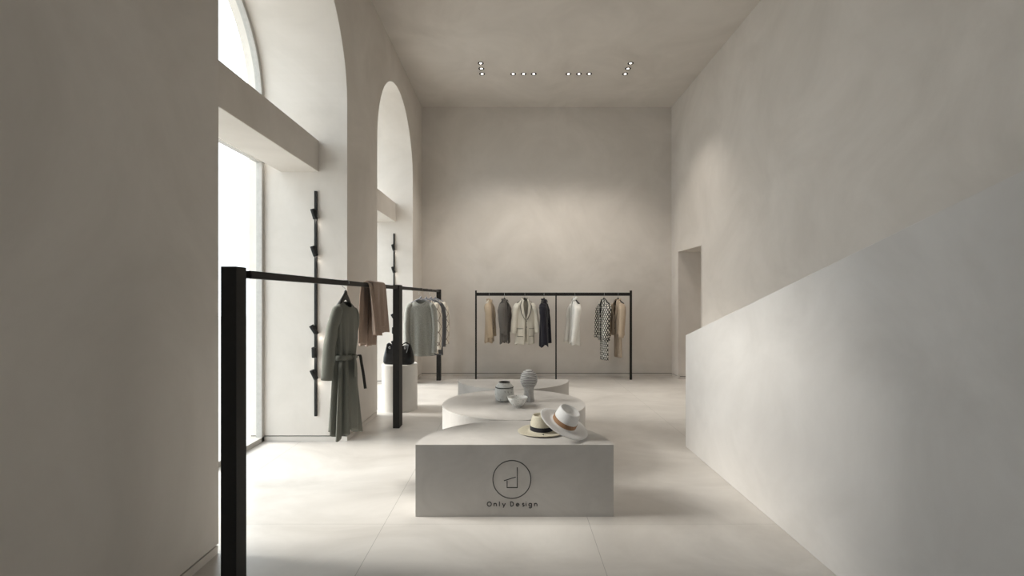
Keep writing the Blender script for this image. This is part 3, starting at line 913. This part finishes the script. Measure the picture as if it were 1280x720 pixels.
lathe('column_foot', [(0, 0), (.050, 0), (.052, .004), (.050, .03), (.046, .07), (.044, .105), (.047, .125), (.052, .14), (0, .15)], M_sculpt, sc_, n=24,
      fn=lambda p, a, i: (p[0] * (1 + .07 * abs(math.sin(2 * a + .7))), p[1] * (1 + .07 * abs(math.sin(2 * a + .7))), p[2]))

# ------------------------------------------------------------------ hats
M_straw = cloth('natural_straw', (0.56, 0.51, 0.40), 0.10, scale=160, bump=0.6, sheen=0)
M_felt = cloth('white_felt', (0.74, 0.72, 0.70), 0.03, scale=140, sheen=0.1)
M_band_b = cloth('black_ribbon', (0.022, 0.021, 0.023))
M_band_t = cloth('tan_ribbon', (0.31, 0.175, 0.095), 0.1)
def hat(name, label, loc, rot, mat, band, br, ch, cr, crt, wave, dimp):
    h = empty(name, label, 'hat', loc)
    h.rotation_euler = rot
    el = 1.13
    prof = [(br, .004), (br * .985, .0055), (br * .85, .004), (br * .7, .003), (cr * 1.25, .003), (cr * 1.08, .006), (cr, .016)]
    def fb(p, a, i):
        r = math.hypot(p[0], p[1]); e = 1 + (el - 1) * max(0, 1 - max(0, r - cr) / (br - cr) * .8)
        return (p[0], p[1] * e, p[2] + wave * ((r - cr) / (br - cr)) * math.cos(2 * a) if r > cr else p[2])
    lathe('brim', prof, mat, h, n=72, fn=fb, thick=.003)
    fc = lambda p, a, i: (p[0], p[1] * el, p[2])
    lathe('crown', [(cr, .014), (cr * .985, .04), (cr * .95, ch * .6), (crt * 1.03, ch * .9), (crt, ch * .98), (crt * .95, ch), (crt * .88, ch * .985), (crt * .80, ch - dimp * .6), (crt * .70, ch - dimp), (crt * .3, ch - dimp * 1.05), (0.0001, ch - dimp * 1.05)], mat, h, n=72, fn=fc, thick=.0025)
    bd = lathe('hat_band', [(cr * 1.035, .010), (cr * 1.03, .012), (cr * 1.02, .042), (cr * 1.0, .044)], band, h, n=72, fn=fc, thick=.002)
    return h
h1 = hat('straw_hat', 'natural straw hat with a black band lying on the front plinth', (0.222, 3.735, PZ + .004), (0, 0, 0), M_straw, M_band_b, .178, .122, .084, .066, -.003, .016)
bm = bmesh.new(); bmesh.ops.create_uvsphere(bm, u_segments=12, v_segments=8, radius=.0045, matrix=Matrix.Translation((.005, -.128, .008)))
from_bm('bead', bm, M_band_b, h1, True)
h2 = hat('felt_hat', 'white felt hat with a tan band leaning on the straw hat', (0, 0, 0), (0, 0, 0), M_felt, M_band_t, .186, .118, .088, .076, .004, .016)
HT, HP = R(27), R(30)
nv = Vector((math.sin(HT) * math.cos(HP), -math.sin(HT) * math.sin(HP), math.cos(HT)))
h2.rotation_euler = Vector((0, 0, 1)).rotation_difference(nv).to_euler()
h2.location = Vector((0.522, 3.512, PZ + .006)) + .192 * Vector((-math.cos(HP) * math.cos(HT), math.sin(HP) * math.cos(HT), math.sin(HT)))

# ------------------------------------------------------------------ ceiling downlights
def downlight(x, y, label, group):
    d = empty('ceiling_downlight', label, 'downlight', (x, y, ZC), 0, group)
    lathe('trim_ring', [(.030, -.001), (.047, -.001), (.047, -.004), (.044, -.006), (.030, -.004), (.018, -0.002)], M_black, d, n=24)
    lathe('reflector', [(.019, -.003), (.0, -.003)], M_lens, d, n=20)
    ld = bpy.data.lights.new('downlight_beam', 'SPOT')
    ld.energy = LAMP; ld.color = (1, .94, .86); ld.spot_size = R(98); ld.spot_blend = 0.55; ld.shadow_soft_size = .03
    lo = bpy.data.objects.new('downlight_beam', ld); COL.objects.link(lo); lo.parent = d; lo.location = (0, 0, -.02)
pos = {'far left': [(-.487, 8.084), (-.487, 7.896), (-.487, 7.717)], 'left middle': [(.020, 8.084), (.188, 8.084), (.354, 8.084)],
       'right middle': [(.918, 8.084), (1.088, 8.084), (1.256, 8.084)], 'far right': [(1.842, 8.084), (1.842, 7.896), (1.842, 7.717)]}
for gname, L in pos.items():
    for i, (x, y) in enumerate(L):
        if 'far' in gname:
            which = ['nearest the back wall', 'in the middle', 'furthest from the back wall'][i]
            lab = 'recessed downlight %s of the %s ceiling row of three' % (which, 'leftmost' if 'left' in gname else 'rightmost')
        else:
            which = ['leftmost', 'middle', 'rightmost'][i]
            lab = '%s recessed downlight of the %s crosswise ceiling trio' % (which, 'left' if 'left' in gname else 'right')
        downlight(x, y, lab, 'small recessed ceiling downlights')

# ------------------------------------------------------------------ vertical track lights on the arch reveals
def track(y, label):
    yw = y
    t = empty('track_light', label, 'track light', (-2.045, yw, 0), 0, 'vertical track lights on the window reveals')
    box('rail', -.012, .012, -.026, 0, .265, 2.61, M_track, t, bevel=.001)
    heads = [(2.365, -12, 0), (1.98, -14, 0), (1.165, -28, 0), (.93, 4, 0), (.70, -20, 0)]
    for z, tilt, _ in heads:
        hd = empty('spotlight_head', None, None, (-.004, -.048, z)); hd.parent = t
        hd.rotation_euler = (R(14), R(tilt), 0)
        r = .024
        pr = [(0, .055), (r * .96, .055), (r, .052), (r, -.050), (r * .9, -.052), (r * .86, -.046), (0, -.046)]
        hc = lathe('housing', pr, M_track, hd, n=20, smooth=False)
        # the lamp sits inside the housing and throws its light down along the tube
        lathe('lens', [(r * .80, -.0465), (0, -.0465)], M_lens, hd, n=16)
        box('bracket', -.008, .008, .02, .030, -.014, .014, M_track, hd)
        ld = bpy.data.lights.new('head_beam', 'SPOT'); ld.energy = TRACK; ld.color = (1, .94, .85); ld.spot_size = R(75); ld.spot_blend = .6; ld.shadow_soft_size = .012
        lo = bpy.data.objects.new('head_beam', ld); COL.objects.link(lo); lo.parent = hd; lo.location = (0, 0, -.056)
track(5.191, 'black vertical track with small spotlights on the near arch reveal, behind the dress')
track(8.625, 'black vertical track with small spotlights on the far arch reveal')
